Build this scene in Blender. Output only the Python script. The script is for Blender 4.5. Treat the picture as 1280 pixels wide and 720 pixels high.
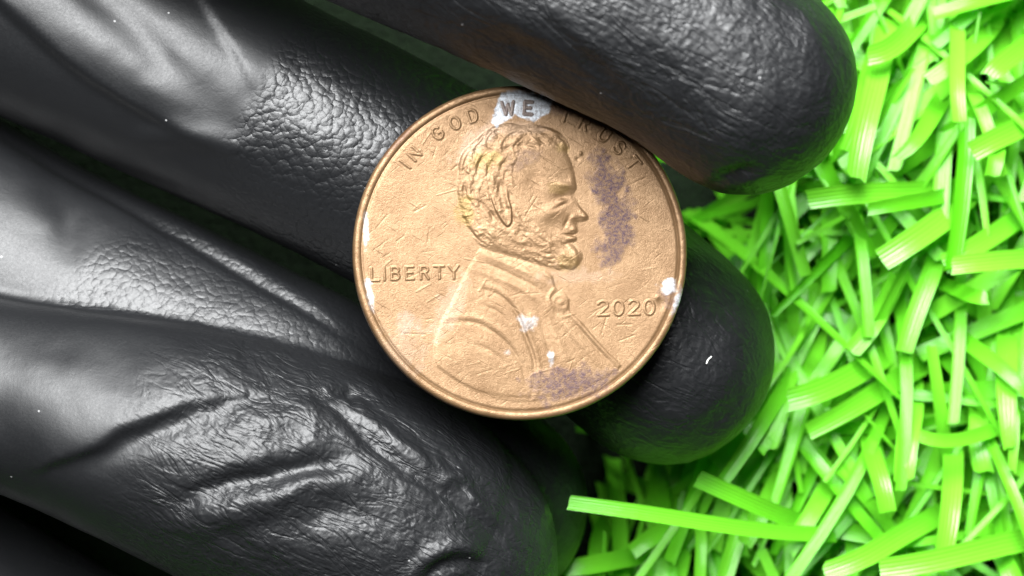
import bpy, math, random
import numpy as np
from mathutils import Vector, Matrix

# ------------------------------------------------------------------ scene
scene = bpy.context.scene
for o in list(bpy.data.objects):
    bpy.data.objects.remove(o)
MM = 0.001
Z0 = 33.0            # height of the coin face above the turf backing (mm)
DCAM = 130.0         # camera height above the coin face (mm)
K = 19.05 / 420.0    # mm per photograph pixel in the plane of the coin face

def W(x, y, z):      # millimetres, z = 0 at the coin face -> metres
    return Vector((x * MM, y * MM, (z + Z0) * MM))

# camera
cam_d = bpy.data.cameras.new('camera')
cam = bpy.data.objects.new('camera', cam_d)
scene.collection.objects.link(cam)
cam.location = W(0, 0, DCAM)
cam_d.sensor_width = 36.0
cam_d.lens = 36.0 * DCAM / (1280 * K)
cam_d.clip_start = 0.002
cam_d.clip_end = 10
cam_d.dof.use_dof = True
cam_d.dof.focus_distance = (DCAM + 1.0) * MM
cam_d.dof.aperture_fstop = 38.0
scene.camera = cam

# world: a dim, even room
world = bpy.data.worlds.new('World')
scene.world = world
world.use_nodes = True
bg = world.node_tree.nodes['Background']
bg.inputs[0].default_value = (0.92, 0.97, 1.0, 1)
bg.inputs[1].default_value = 0.012

def area(name, loc, target, size, power, color=(1, 1, 1), size_y=None, long_axis=None):
    d = bpy.data.lights.new(name, 'AREA')
    d.energy = power
    d.color = color
    d.size = size * MM
    if size_y:
        d.shape = 'RECTANGLE'
        d.size_y = size_y * MM
    o = bpy.data.objects.new(name, d)
    scene.collection.objects.link(o)
    o.location = W(*loc)
    z = (o.location - W(*target)).normalized()
    y = Vector(long_axis or (0, 1, 0))
    x = y.cross(z).normalized()
    o.rotation_euler = Matrix((x, z.cross(x), z)).transposed().to_euler()
    return o

area('softbox', (-18, 142, 205), (-5, 5, -8), 125, 3.4, (0.985, 0.995, 1.0), 255, (0.5, 0.87, 0))

scene.view_settings.view_transform = 'Standard'
scene.view_settings.look = 'None'
scene.view_settings.exposure = 0.0
scene.view_settings.gamma = 1.0
scene.view_settings.use_curve_mapping = False
scene.cycles.use_denoising = True
scene.cycles.max_bounces = 5
scene.cycles.use_adaptive_sampling = True
scene.cycles.adaptive_threshold = 0.02

# ------------------------------------------------------------------ helpers
def P(u, v, z):
    """photograph pixel at height z -> millimetres"""
    s = K * (DCAM - z) / DCAM
    return np.array([(u - 640) * s, (360 - v) * s, z])

def to_px(p):
    s = K * (DCAM - p[:, 2]) / DCAM
    return 640 + p[:, 0] / s, 360 - p[:, 1] / s

def mesh_from(name, verts, faces, smooth=True):
    verts = np.ascontiguousarray(verts, dtype=np.float32)
    faces = np.ascontiguousarray(faces, dtype=np.int32)
    me = bpy.data.meshes.new(name)
    nf, k = faces.shape
    me.vertices.add(len(verts))
    me.vertices.foreach_set('co', verts.ravel())
    me.loops.add(nf * k)
    me.loops.foreach_set('vertex_index', faces.ravel())
    me.polygons.add(nf)
    me.polygons.foreach_set('loop_start', np.arange(0, nf * k, k, dtype=np.int32))
    me.update(calc_edges=True)
    if smooth:
        me.polygons.foreach_set('use_smooth', np.ones(nf, dtype=bool))
    return me

def attr(me, name, values):
    a = me.attributes.new(name, 'FLOAT', 'POINT')
    a.data.foreach_set('value', np.ascontiguousarray(values, dtype=np.float32))

def obj(name, me, mat, parent=None):
    o = bpy.data.objects.new(name, me)
    scene.collection.objects.link(o)
    if mat is not None:
        me.materials.append(mat)
    if parent is not None:
        o.parent = parent
    return o

def sstep(a, b, x):
    t = np.clip((x - a) / (b - a), 0, 1)
    return t * t * (3 - 2 * t)

def seg_dist(px, py, pts, closed=False):
    """distance to a polyline, signed side, and position 0..1 along it"""
    pts = [np.array(p, float) for p in pts]
    if closed:
        pts = pts + [pts[0]]
    L = [np.hypot(*(pts[i + 1] - pts[i])) for i in range(len(pts) - 1)]
    tot = sum(L) or 1.0
    best = np.full(px.shape, 1e9)
    side = np.zeros(px.shape)
    along = np.zeros(px.shape)
    acc = 0.0
    for i in range(len(pts) - 1):
        a, b = pts[i], pts[i + 1]
        d = b - a
        l2 = max(d @ d, 1e-9)
        t = np.clip(((px - a[0]) * d[0] + (py - a[1]) * d[1]) / l2, 0, 1)
        dx = px - a[0] - t * d[0]
        dy = py - a[1] - t * d[1]
        dd = np.hypot(dx, dy)
        m = dd < best
        best = np.where(m, dd, best)
        cr = (d[0] * dy - d[1] * dx)
        side = np.where(m, np.sign(cr), side)
        along = np.where(m, (acc + t * L[i]) / tot, along)
        acc += L[i]
    return best, side, along

def smooth_line(pts, n=6):
    """Catmull-Rom through points of any dimension"""
    p = np.array(pts, float)
    if len(p) < 3:
        return p
    q = np.vstack([2 * p[0] - p[1], p, 2 * p[-1] - p[-2]])
    out = []
    for i in range(1, len(q) - 2):
        for t in np.linspace(0, 1, n, endpoint=False):
            a, b, c, d = q[i - 1], q[i], q[i + 1], q[i + 2]
            out.append(0.5 * (2 * b + (c - a) * t + (2 * a - 5 * b + 4 * c - d) * t * t + (3 * b - 3 * c + d - a) * t ** 3))
    out.append(p[-1])
    return np.array(out)

def inside(px, py, poly):
    poly = np.array(poly, float)
    r = np.zeros(px.shape, bool)
    n = len(poly)
    j = n - 1
    for i in range(n):
        xi, yi = poly[i]
        xj, yj = poly[j]
        c = ((yi > py) != (yj > py)) & (px < (xj - xi) * (py - yi) / (yj - yi + 1e-12) + xi)
        r ^= c
        j = i
    return r

def sdf(px, py, poly, reach=12.0):
    """positive inside; -reach far outside"""
    q = np.array(poly, float)
    out = np.full(px.shape, -reach)
    ix = np.nonzero((px > q[:, 0].min() - reach) & (px < q[:, 0].max() + reach) & (py > q[:, 1].min() - reach) & (py < q[:, 1].max() + reach))[0]
    d, _, _ = seg_dist(px[ix], py[ix], poly, True)
    out[ix] = np.where(inside(px[ix], py[ix], poly), d, -d)
    return out

def vnoise(p, seed=0):
    """smooth lattice noise in about -1..1 for an (n,k) array, k = 2 or 3"""
    p = np.asarray(p, float)
    if p.shape[1] == 2:
        p = np.column_stack([p, np.full(len(p), 0.37)])
    i = np.floor(p).astype(np.int64)
    f = p - i
    f = f * f * (3 - 2 * f)
    def h(a, b, c):
        n = (a.astype(np.uint64) * np.uint64(0x9E3779B97F4A7C15)) ^ (b.astype(np.uint64) * np.uint64(0xC2B2AE3D27D4EB4F)) ^ (c.astype(np.uint64) * np.uint64(0x165667B19E3779F9))
        n = n + np.uint64(seed * 7919 + 1)
        n = (n ^ (n >> np.uint64(30))) * np.uint64(0xBF58476D1CE4E5B9)
        n = (n ^ (n >> np.uint64(27))) * np.uint64(0x94D049BB133111EB)
        n = (n ^ (n >> np.uint64(31))) & np.uint64(0xFFFF)
        return n.astype(float) / 32767.5 - 1.0
    r = 0
    for dx in (0, 1):
        wx = f[:, 0] if dx else 1 - f[:, 0]
        for dy in (0, 1):
            wy = f[:, 1] if dy else 1 - f[:, 1]
            for dz in (0, 1):
                wz = f[:, 2] if dz else 1 - f[:, 2]
                r = r + wx * wy * wz * h(i[:, 0] + dx, i[:, 1] + dy, i[:, 2] + dz)
    return r

def fbm(p, seed=0, octaves=4):
    p = np.asarray(p, float)
    r, a = 0, 1.0
    cs, sn = math.cos(0.62), math.sin(0.62)
    p = p.copy()
    for k in range(octaves):
        x = p[:, 0] * cs - p[:, 1] * sn
        p[:, 1] = p[:, 0] * sn + p[:, 1] * cs
        p[:, 0] = x
        r = r + a * vnoise(p * 2 ** k + 17.3 * k, seed + k)
        a *= 0.5
    return r / 1.6

class NT:
    """small node helper"""
    def __init__(self, name):
        self.m = bpy.data.materials.new(name)
        self.m.use_nodes = True
        self.t = self.m.node_tree
        self.t.nodes.clear()
        self.out = self.t.nodes.new('ShaderNodeOutputMaterial')
    def n(self, kind, **kw):
        nd = self.t.nodes.new('ShaderNode' + kind)
        for k, v in kw.items():
            setattr(nd, k, v)
        return nd
    def link(self, a, b):
        self.t.links.new(a, b)
    def val(self, sock, v):
        if hasattr(v, 'is_output'):
            self.link(v, sock)
        else:
            sock.default_value = v
    def math(self, op, a, b=0.0, clamp=False):
        nd = self.n('Math', operation=op)
        nd.use_clamp = clamp
        self.val(nd.inputs[0], a)
        self.val(nd.inputs[1], b)
        return nd.outputs[0]
    def mix(self, fac, a, b):
        nd = self.n('Mix', data_type='RGBA')
        self.val(nd.inputs[0], fac)
        self.val(nd.inputs[6], a)
        self.val(nd.inputs[7], b)
        return nd.outputs[2]
    def ramp(self, fac, lo, hi, a=0.0, b=1.0):
        nd = self.n('MapRange')
        self.val(nd.inputs[0], fac)
        for i, v in enumerate((lo, hi, a, b)):
            nd.inputs[1 + i].default_value = v
        return nd.outputs[0]
    def attr(self, name):
        return self.n('Attribute', attribute_name=name).outputs['Fac']
    def coords(self, scale=(1000, 1000, 1000), rot=(0, 0, 0)):
        tc = self.n('TexCoord')
        mp = self.n('Mapping')
        mp.inputs['Scale'].default_value = scale
        rt = self.n('Mapping')
        rt.inputs['Rotation'].default_value = rot
        self.link(tc.outputs['Object'], rt.inputs[0])
        self.link(rt.outputs[0], mp.inputs[0])
        return mp.outputs[0]
    def noise(self, vec, scale, detail=3.0, rough=0.5, dist=0.0):
        nd = self.n('TexNoise')
        self.link(vec, nd.inputs['Vector'])
        nd.inputs['Scale'].default_value = scale
        nd.inputs['Detail'].default_value = detail
        nd.inputs['Roughness'].default_value = rough
        nd.inputs['Distortion'].default_value = dist
        return nd.outputs[0]
    def bump(self, height, dist, strength=1.0, normal=None):
        nd = self.n('Bump')
        self.val(nd.inputs['Height'], height)
        nd.inputs['Distance'].default_value = dist
        self.val(nd.inputs['Strength'], strength)
        if normal is not None:
            self.link(normal, nd.inputs['Normal'])
        return nd.outputs[0]
    def principled(self, **kw):
        b = self.n('BsdfPrincipled')
        for k, v in kw.items():
            self.val(b.inputs[k.replace('_', ' ')], v)
        return b
    def done(self, shader):
        self.link(shader, self.out.inputs[0])
        return self.m

# ------------------------------------------------------------------ materials
def mat_copper():
    t = NT('worn_copper')
    c = t.coords()
    zinc, purple, olive, grime, pale = (t.attr(a) for a in ('zinc', 'purple', 'olive', 'grime', 'pale'))
    n1 = t.noise(c, 0.55, 4, 0.6)
    n2 = t.noise(c, 5.0, 4, 0.65)
    n3 = t.noise(c, 16.0, 2, 0.6)
    n4 = t.noise(c, 4.5, 5, 0.75)
    col = t.mix(t.ramp(n1, 0.35, 0.65), (0.168, 0.095, 0.043, 1), (0.228, 0.138, 0.069, 1))
    col = t.mix(t.ramp(n2, 0.5, 0.72, 0, 0.55), col, (0.135, 0.073, 0.028, 1))
    col = t.mix(t.math('MULTIPLY', olive, 0.6), col, (0.165, 0.108, 0.020, 1))
    col = t.mix(t.math('MULTIPLY', pale, 0.6), col, (0.27, 0.19, 0.135, 1))
    pz = t.math('MULTIPLY', purple, t.ramp(n4, 0.40, 0.60, 1.0, 0.12), True)
    col = t.mix(pz, col, (0.062, 0.033, 0.046, 1))
    col = t.mix(grime, col, (0.10, 0.045, 0.02, 1))
    col = t.mix(zinc, col, t.mix(t.ramp(n4, 0.36, 0.62), (0.24, 0.23, 0.23, 1), (0.56, 0.60, 0.65, 1)))
    # fine scratches in two directions and grain
    s1 = t.noise(t.coords((500, 6000, 1000), (0, 0, 0.55)), 1.0, 2, 0.5)
    s2 = t.noise(t.coords((6000, 600, 1000), (0, 0, 0.9)), 1.0, 2, 0.5)
    h = t.math('ADD', t.math('MULTIPLY', t.ramp(s1, 0.66, 0.76), -0.7), t.math('MULTIPLY', t.ramp(s2, 0.66, 0.76), -0.6))
    h = t.math('ADD', h, t.math('MULTIPLY', n2, 0.55))
    h = t.math('ADD', h, t.math('MULTIPLY', n3, 0.7))
    h = t.math('ADD', h, t.math('MULTIPLY', t.math('MULTIPLY', purple, n3), 1.5))
    nrm = t.bump(h, 0.000028, 0.8)
    rough = t.ramp(n2, 0.3, 0.7, 0.37, 0.52)
    rough = t.math('ADD', rough, t.math('MULTIPLY', purple, 0.15))
    metal = t.math('SUBTRACT', 0.50, t.math('MULTIPLY', t.math('ADD', t.math('ADD', purple, grime), zinc), 0.25), True)
    return t.done(t.principled(Base_Color=col, Metallic=metal, Roughness=rough, Normal=nrm).outputs[0])

def mat_glove():
    t = NT('black_nitrile')
    c = t.coords()
    cells, leather, smooth = t.attr('cells'), t.attr('leather'), t.attr('smooth')
    wob = t.n('TexNoise')
    t.link(c, wob.inputs['Vector'])
    wob.inputs['Scale'].default_value = 1.6
    wob.inputs['Detail'].default_value = 2.0
    add = t.n('VectorMath', operation='MULTIPLY_ADD')
    t.link(wob.outputs['Color'], add.inputs[0])
    add.inputs[1].default_value = (0.55, 0.55, 0.55)
    t.link(c, add.inputs[2])
    v = t.n('TexVoronoi', feature='F1')
    t.link(add.outputs[0], v.inputs['Vector'])
    v.inputs['Scale'].default_value = 2.5
    cell = t.math('SUBTRACT', 1.0, t.math('POWER', v.outputs['Distance'], 2.0))
    v2 = t.n('TexVoronoi', feature='SMOOTH_F1')
    t.link(add.outputs[0], v2.inputs['Vector'])
    v2.inputs['Scale'].default_value = 2.6
    v2.inputs['Smoothness'].default_value = 0.7
    h1 = t.math('MULTIPLY', t.math('MULTIPLY', cell, cells), 0.62)
    h2 = t.math('MULTIPLY', t.math('MULTIPLY', v2.outputs['Distance'], leather), 0.75)
    h3 = t.math('MULTIPLY', t.noise(c, 1.1, 4, 0.6, 0.4), 0.22)
    h4 = t.math('MULTIPLY', t.noise(c, 9.0, 3, 0.6), 0.06)
    cr = t.noise(t.coords((330, 1050, 700), (0, 0, 0.55)), 1.0, 3, 0.6, 0.6)
    ridge = t.math('ABSOLUTE', t.math('SUBTRACT', cr, 0.5))
    h5 = t.math('MULTIPLY', t.math('MULTIPLY', t.ramp(ridge, 0.0, 0.10), leather), 0.55)
    h = t.math('ADD', t.math('ADD', t.math('ADD', h1, h2), t.math('ADD', h3, h4)), h5)
    nrm = t.bump(h, 0.00010, 0.8)
    fine = t.noise(c, 7.0, 3, 0.7)
    rough = t.math('ADD', t.ramp(fine, 0.3, 0.7, 0.34, 0.43), t.math('ADD', t.math('MULTIPLY', smooth, 0.06), t.math('MULTIPLY', leather, 0.06)))
    # dust specks
    dv = t.n('TexVoronoi', feature='F1')
    t.link(c, dv.inputs['Vector'])
    dv.inputs['Scale'].default_value = 0.42
    dust = t.ramp(dv.outputs['Distance'], 0.022, 0.034, 0.55, 0.0)
    col = t.mix(dust, (0.008, 0.0085, 0.0095, 1), (0.5, 0.5, 0.5, 1))
    return t.done(t.principled(Base_Color=col, Roughness=rough, Normal=nrm, Specular_IOR_Level=0.52).outputs[0])

def mat_blade():
    t = NT('lime_plastic_blade')
    tone = t.attr('tone')
    across = t.attr('across')
    c = t.coords()
    col = t.mix(tone, (0.10, 0.50, 0.010, 1), (0.20, 0.70, 0.035, 1))
    wave = t.math('SINE', t.math('MULTIPLY', across, 34.0))
    h = t.math('ADD', t.math('MULTIPLY', wave, 0.4), t.noise(c, 1.3, 2, 0.5))
    nrm = t.bump(h, 0.00004, 0.6)
    b = t.principled(Base_Color=col, Roughness=0.32, Normal=nrm, Specular_IOR_Level=0.7)
    tr = t.n('BsdfTranslucent')
    t.link(col, tr.inputs[0])
    t.link(nrm, tr.inputs['Normal'])
    mx = t.n('MixShader')
    mx.inputs[0].default_value = 0.22
    t.link(b.outputs[0], mx.inputs[1])
    t.link(tr.outputs[0], mx.inputs[2])
    return t.done(mx.outputs[0])

def mat_backing():
    t = NT('turf_backing')
    c = t.coords()
    col = t.mix(t.noise(c, 1.2, 4, 0.6), (0.003, 0.005, 0.003, 1), (0.008, 0.018, 0.006, 1))
    return t.done(t.principled(Base_Color=col, Roughness=0.9, Specular_IOR_Level=0.15, Normal=t.bump(t.noise(c, 2.5, 3), 0.0006)).outputs[0])

def mat_lint():
    t = NT('white_lint')
    c = t.coords()
    col = t.mix(t.noise(c, 6, 2), (0.6, 0.6, 0.58, 1), (0.85, 0.85, 0.83, 1))
    return t.done(t.principled(Base_Color=col, Roughness=0.7).outputs[0])

COPPER, GLOVE, BLADE, BACKING, LINT = mat_copper(), mat_glove(), mat_blade(), mat_backing(), mat_lint()

# ------------------------------------------------------------------ fingers
# (u, v, z mm, radius mm): centre line of each gloved finger, root to tip
FINGERS = {
    'upper': [(-700, -330, -10, 8.6), (-350, -190, -9.6, 8.0), (0, -22, -9.0, 7.45), (250, 98, -8.7, 7.1), (450, 196, -8.6, 6.9),
              (640, 300, -8.8, 6.8), (760, 382, -9.4, 6.8), (828, 440, -10.2, 6.75)],
    'lower': [(-700, -60, -12, 8.6), (-350, 150, -13.5, 9.0), (0, 352, -12.8, 8.7), (200, 436, -11.6, 8.0), (360, 500, -10.4, 7.2),
              (480, 556, -11.2, 6.6), (570, 606, -13.2, 6.4), (605, 630, -14.4, 6.5)],
    'front': [(-760, 330, -12, 8.6), (-400, 400, -8, 7.0), (-150, 458, -4.2, 5.7), (0, 492, -3.4, 5.5), (150, 533, -3.6, 6.5),
              (300, 582, -4.4, 7.5), (430, 634, -5.4, 8.0), (505, 668, -6.2, 7.9), (540, 690, -6.8, 7.4)],
    'top': [(-700, -620, -8, 8.6), (-250, -430, -3, 8.2), (150, -265, 2.0, 7.4), (400, -168, 2.4, 6.8), (540, -104, 2.6, 6.5),
            (700, -30, 2.6, 6.35), (850, 46, 2.6, 6.2), (930, 104, 2.4, 6.15)],
}
def densify(rows, n=14):
    pts = []
    for (u, v, z, r) in rows:
        pts.append([*P(u, v, z), r])
    return smooth_line(pts, n)

AXES = {k: densify(v) for k, v in FINGERS.items()}

def sweep(axis, nseg=72, cap_len=1.0, root_cap=True):
    """closed tube round an axis (x,y,z,r rows) with a rounded end"""
    ax = axis.copy()
    tang = np.gradient(ax[:, :3], axis=0)
    tang /= np.linalg.norm(tang, axis=1)[:, None]
    rows = [(ax[i, :3], tang[i], ax[i, 3]) for i in range(len(ax))]
    te, r = tang[-1], ax[-1, 3]
    for a in np.linspace(0, 1, 12)[1:]:
        ang = a * math.pi / 2 * 0.985
        rows.append((ax[-1, :3] + te * r * cap_len * math.sin(ang), te, r * math.cos(ang) ** 0.92))
    verts, faces = [], []
    th = np.linspace(0, 2 * math.pi, nseg, endpoint=False)
    for c, t, rr in rows:
        up = np.array([0, 0, 1.0])
        s = np.cross(t, up); s /= np.linalg.norm(s)
        n = np.cross(s, t)
        verts.append(c + rr * (np.cos(th)[:, None] * s + np.sin(th)[:, None] * n))
    nr = len(rows)
    verts = np.vstack(verts)
    i0 = len(verts)
    verts = np.vstack([verts, rows[0][0], rows[-1][0]])
    j = np.arange(nseg); jn = (j + 1) % nseg
    for k in range(nr - 1):
        faces += list(zip(k * nseg + j, k * nseg + jn, (k + 1) * nseg + jn, (k + 1) * nseg + j))
    tri = [(i0, b, a) for a, b in zip(j, jn)] + [(i0 + 1, (nr - 1) * nseg + a, (nr - 1) * nseg + b) for a, b in zip(j, jn)]
    return verts, [tuple(map(int, f)) for f in faces] + [tuple(map(int, f)) for f in tri]

def build_hand():
    V, F, off = [], [], 0
    def put(v, f):
        nonlocal off
        V.append(v)
        F.extend([tuple(i + off for i in q) for q in f])
        off += len(v)
    for k in AXES:
        put(*sweep(AXES[k]))
    # palm: wide bars across the finger roots, running back to the wrist (all left of the picture)
    for (a, b) in [((-640, -560), (-760, 320)), ((-820, -520), (-900, 330)), ((-1000, -440), (-1050, 340)),
                   ((-1180, -340), (-1200, 320)), ((-1350, -240), (-1350, 260))]:
        pts = [(*P(a[0] + (b[0] - a[0]) * t, a[1] + (b[1] - a[1]) * t, -10 - 3 * math.sin(math.pi * t)), 10.5 + 1.0 * math.sin(math.pi * t)) for t in np.linspace(0, 1, 6)]
        ax = smooth_line(pts, 6)
        put(*sweep(ax))
    # heel of the hand, seen dimly under the front finger
    pts = [(*P(-900, 420, -13), 10.5), (*P(-500, 580, -14), 10), (*P(-200, 740, -14), 9.5), (*P(80, 880, -14.5), 8.5), (*P(230, 960, -15.5), 7.5)]
    put(*sweep(smooth_line(pts, 8)))
    me = bpy.data.meshes.new('hand_base')
    me.from_pydata(np.vstack(V).tolist(), [], F)
    tmp = bpy.data.objects.new('hand_base', me)
    scene.collection.objects.link(tmp)
    md = tmp.modifiers.new('r', 'REMESH')
    md.mode = 'VOXEL'
    md.voxel_size = 0.27
    sm = tmp.modifiers.new('s', 'SMOOTH')
    sm.factor = 0.5
    sm.iterations = 6
    dg = bpy.context.evaluated_depsgraph_get()
    ev = tmp.evaluated_get(dg).to_mesh()
    n = len(ev.vertices)
    co = np.empty(n * 3, np.float32); ev.vertices.foreach_get('co', co)
    no = np.empty(n * 3, np.float32); ev.vertices.foreach_get('normal', no)
    nf = len(ev.polygons)
    lt = np.empty(nf, np.int32); ev.polygons.foreach_get('loop_total', lt)
    li = np.empty(len(ev.loops), np.int32); ev.loops.foreach_get('vertex_index', li)
    assert (lt == 4).all()
    bpy.data.objects.remove(tmp)
    return co.reshape(-1, 3).astype(float), no.reshape(-1, 3).astype(float), li.reshape(-1, 4)

co, no, quads = build_hand()

# nearest finger for every vertex
keys = list(AXES)
best = np.full(len(co), 1e9)
fid = np.full(len(co), -1)
for i, k in enumerate(keys):
    A = AXES[k][::3].astype(np.float32)
    for s in range(0, len(co), 60000):
        c_ = co[s:s + 60000].astype(np.float32)
        d = np.sqrt(np.maximum((c_ ** 2).sum(1)[:, None] + (A[:, :3] ** 2).sum(1)[None] - 2 * c_ @ A[:, :3].T, 0)) - A[None, :, 3]
        dm = d.min(1)
        m = dm < best[s:s + 60000]
        best[s:s + 60000] = np.where(m, dm, best[s:s + 60000])
        fid[s:s + 60000] = np.where(m, i, fid[s:s + 60000])
u, v = to_px(co)
face_up = sstep(-0.15, 0.35, no[:, 2])
disp = np.zeros(len(co))

# folds: finger, polyline in picture space, amplitude mm, half width px, kind
FOLDS = [
    ('upper', [(-120, -110), (-40, -40), (40, 30), (110, 88), (170, 125), (228, 156), (300, 188)], 0.50, 17, 'step'),
    ('upper', [(20, -110), (95, -30), (170, 40), (235, 105), (300, 165)], -0.34, 24, 'g'),
    ('upper', [(170, -110), (225, -40), (268, 20), (305, 80), (322, 118), (332, 140)], 0.17, 9, 'step'),
    ('upper', [(150, 175), (220, 168), (290, 185), (340, 210)], 0.35, 18, 'g'),
    ('lower', [(-60, 120), (0, 168), (120, 235), (240, 303), (350, 368), (430, 418), (480, 450)], -0.42, 6, 'g'),
    ('lower', [(-60, 100), (0, 150), (120, 217), (240, 287), (350, 353), (430, 404), (480, 436)], 0.22, 9, 'g'),
    ('lower', [(40, 210), (90, 270), (60, 330)], -0.22, 24, 'g'),
    ('front', [(20, 592), (70, 572), (150, 540), (225, 508), (300, 492), (350, 488)], 0.50, 13, 'step'),
    ('front', [(80, 592), (150, 562), (230, 530), (300, 512)], -0.30, 15, 'g'),
    ('front', [(190, 640), (270, 612), (340, 594), (420, 578), (485, 566)], -0.62, 13, 'g'),
    ('front', [(190, 668), (290, 640), (370, 614), (440, 598), (495, 592)], 0.50, 19, 'g'),
    ('front', [(240, 590), (330, 568), (400, 555), (450, 548)], 0.25, 16, 'g'),
    ('front', [(240, 560), (330, 530), (400, 520), (460, 535)], 0.42, 26, 'g'),
    ('front', [(350, 490), (400, 500), (455, 545), (520, 595), (590, 640), (650, 695)], -0.45, 8, 'g'),
    ('front', [(360, 478), (420, 490), (475, 538), (540, 585), (610, 630), (668, 690)], 0.42, 12, 'g'),
    ('front', [(385, 500), (425, 492), (455, 497), (470, 520)], -0.40, 7, 'g'),
    ('front', [(432, 482), (440, 500), (446, 520)], -0.35, 6, 'g'),
    ('front', [(520, 560), (560, 600), (610, 622), (650, 655)], -0.38, 8, 'g'),
    ('front', [(540, 600), (570, 596), (585, 590)], 0.32, 8, 'g'),
    ('front', [(330, 660), (400, 640), (470, 645), (540, 680)], -0.35, 22, 'g'),
    ('front', [(505, 730), (530, 700), (560, 686), (600, 690), (625, 700)], 0.42, 9, 'g'),
    ('front', [(515, 745), (545, 712), (575, 702), (610, 706)], -0.35, 8, 'g'),
    ('front', [(-20, 420), (80, 432), (160, 470), (200, 500)], -0.22, 26, 'g'),
    ('front', [(60, 395), (170, 410), (260, 455), (330, 480)], 0.16, 20, 'g'),
    ('top', [(560, 40), (630, 60), (700, 90), (760, 140)], -0.35, 22, 'g'),
    ('top', [(580, 10), (660, 20), (740, 60), (800, 120)], 0.22, 26, 'g'),
    ('upper', [(790, 345), (850, 318), (905, 335), (940, 385)], 0.22, 14, 'g'),
    ('upper', [(860, 345), (900, 370), (925, 430)], -0.16, 16, 'g'),
    ('upper', [(955, 470), (930, 520), (880, 560), (820, 578)], 0.14, 9, 'g'),
    ('upper', [(935, 465), (905, 515), (860, 545)], -0.10, 10, 'g'),
    ('top', [(620, -10), (700, 40), (760, 100), (800, 165)], -0.22, 12, 'g'),
    ('top', [(820, 30), (860, 90), (850, 150)], 0.16, 18, 'g'),
    ('top', [(930, 40), (980, 90), (985, 150)], -0.14, 20, 'g'),
    ('top', [(860, 215), (920, 228), (980, 205)], 0.16, 9, 'g'),
    ('top', [(880, 230), (930, 215), (960, 215)], -0.3, 7, 'g'),
    ('top', [(985, 0), (1010, 30), (1030, 80)], 0.12, 10, 'g'),
]
for f, line, amp, w, kind in FOLDS:
    m = (fid == keys.index(f)) & (no[:, 2] > -0.2) & (u > -250) & (u < 1300) & (v > -250) & (v < 950)
    ix = np.nonzero(m)[0]
    jit = fbm(np.column_stack([u[ix], v[ix]]) / 38.0, 5, 2) * w * 0.45
    d, side, along = seg_dist(u[ix] + jit, v[ix] + jit, smooth_line(line, 5))
    amp = amp * (0.78 if f == 'front' else 1.0)
    fade = sstep(0, 0.18, along) * sstep(1, 0.75, along) if kind == 'step' else sstep(-0.02, 0.4, along) * sstep(1.02, 0.6, along)
    if kind == 'g':
        disp[ix] += amp * np.exp(-(d / w) ** 2) * fade * face_up[ix]
    else:   # a fold: the side above the line stands proud and falls back gently
        sd = -d * side
        disp[ix] += amp * np.where(sd > 0, np.exp(-(sd / (w * 4.5)) ** 2), np.exp(-(sd / (w * 0.55)) ** 2)) * fade * face_up[ix]
# loose rubber: broad undulation everywhere, finer creases on the two wrinkled fingers
disp += 0.14 * fbm(co / 4.5, 3, 3)
wr = np.where((fid == keys.index('front')) & (u > 170), 1.0, 0.0) * sstep(150, 300, u)
wr += np.where(fid == keys.index('top'), 0.6, 0.0)
wr += np.where(fid == keys.index('upper'), 0.45, 0.0) * sstep(650, 760, u)
disp += 0.075 * wr * fbm(co / 1.3, 11, 3)
q = co @ np.array([[0.9, 0.42, 0], [-0.42, 0.9, 0], [0, 0, 1]]).T
disp += 0.07 * wr * (1 - 2 * np.abs(fbm(q / np.array([1.1, 3.2, 2.0]), 23, 2)))
co2 = co + no * disp[:, None]

ed = fbm(np.column_stack([u, v]) / 45.0, 31, 3)
cells = np.zeros(len(co)); leather = np.zeros(len(co)); smooth_a = np.zeros(len(co))
up_m, lo_m, fr_m, tp_m = (fid == keys.index(k) for k in ('upper', 'lower', 'front', 'top'))
edge_u = np.interp(v, [-60, 20, 60, 120, 180, 240, 300], [390, 372, 338, 312, 285, 262, 255])
cells = np.where(up_m, sstep(-14, 26, u - edge_u + ed * 16), cells)
edge_l = np.interp(v, [150, 230, 290, 330, 360, 420], [320, 240, 150, 90, 60, 40])
cells = np.where(lo_m, 0.75 * sstep(-30, 50, u - edge_l + ed * 22), cells)
leather = np.where(fr_m, 0.75 * sstep(140, 260, u + ed * 40 + (v - 500) * 0.35), leather)
leather = np.where(tp_m, 0.8, leather)
under = sstep(650, 760, u)
cells = np.where(up_m, cells * (1 - 0.75 * under), cells)
leather = np.where(up_m, 0.6 * under, leather)
hand_me = mesh_from('gloved_hand', (co2 + [0, 0, Z0]) * MM, quads)
attr(hand_me, 'cells', cells); attr(hand_me, 'leather', leather)
attr(hand_me, 'smooth', 1 - np.maximum(cells, leather))
hand = obj('gloved_hand', hand_me, GLOVE)
hand['label'] = 'hand in a wrinkled black rubber glove holding the coin between its fingers'
hand['category'] = 'hand'

# ------------------------------------------------------------------ coin
CU, CV, CR = 651.0, 315.0, 210.0
R = 9.525
RF = R * 0.947                       # radius of the field, inside the raised rim
PXMM = R / CR

coin = bpy.data.objects.new('coin', None)
scene.collection.objects.link(coin)
coin.empty_display_size = 0.005
cc = P(CU, CV, 0)
coin.location = W(*cc)
coin.rotation_euler = (math.radians(-4.0), math.radians(4.5), 0)
coin['label'] = 'worn copper coin with a bearded profile, purple stains and white chips, held between gloved fingers'
coin['category'] = 'coin'

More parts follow.
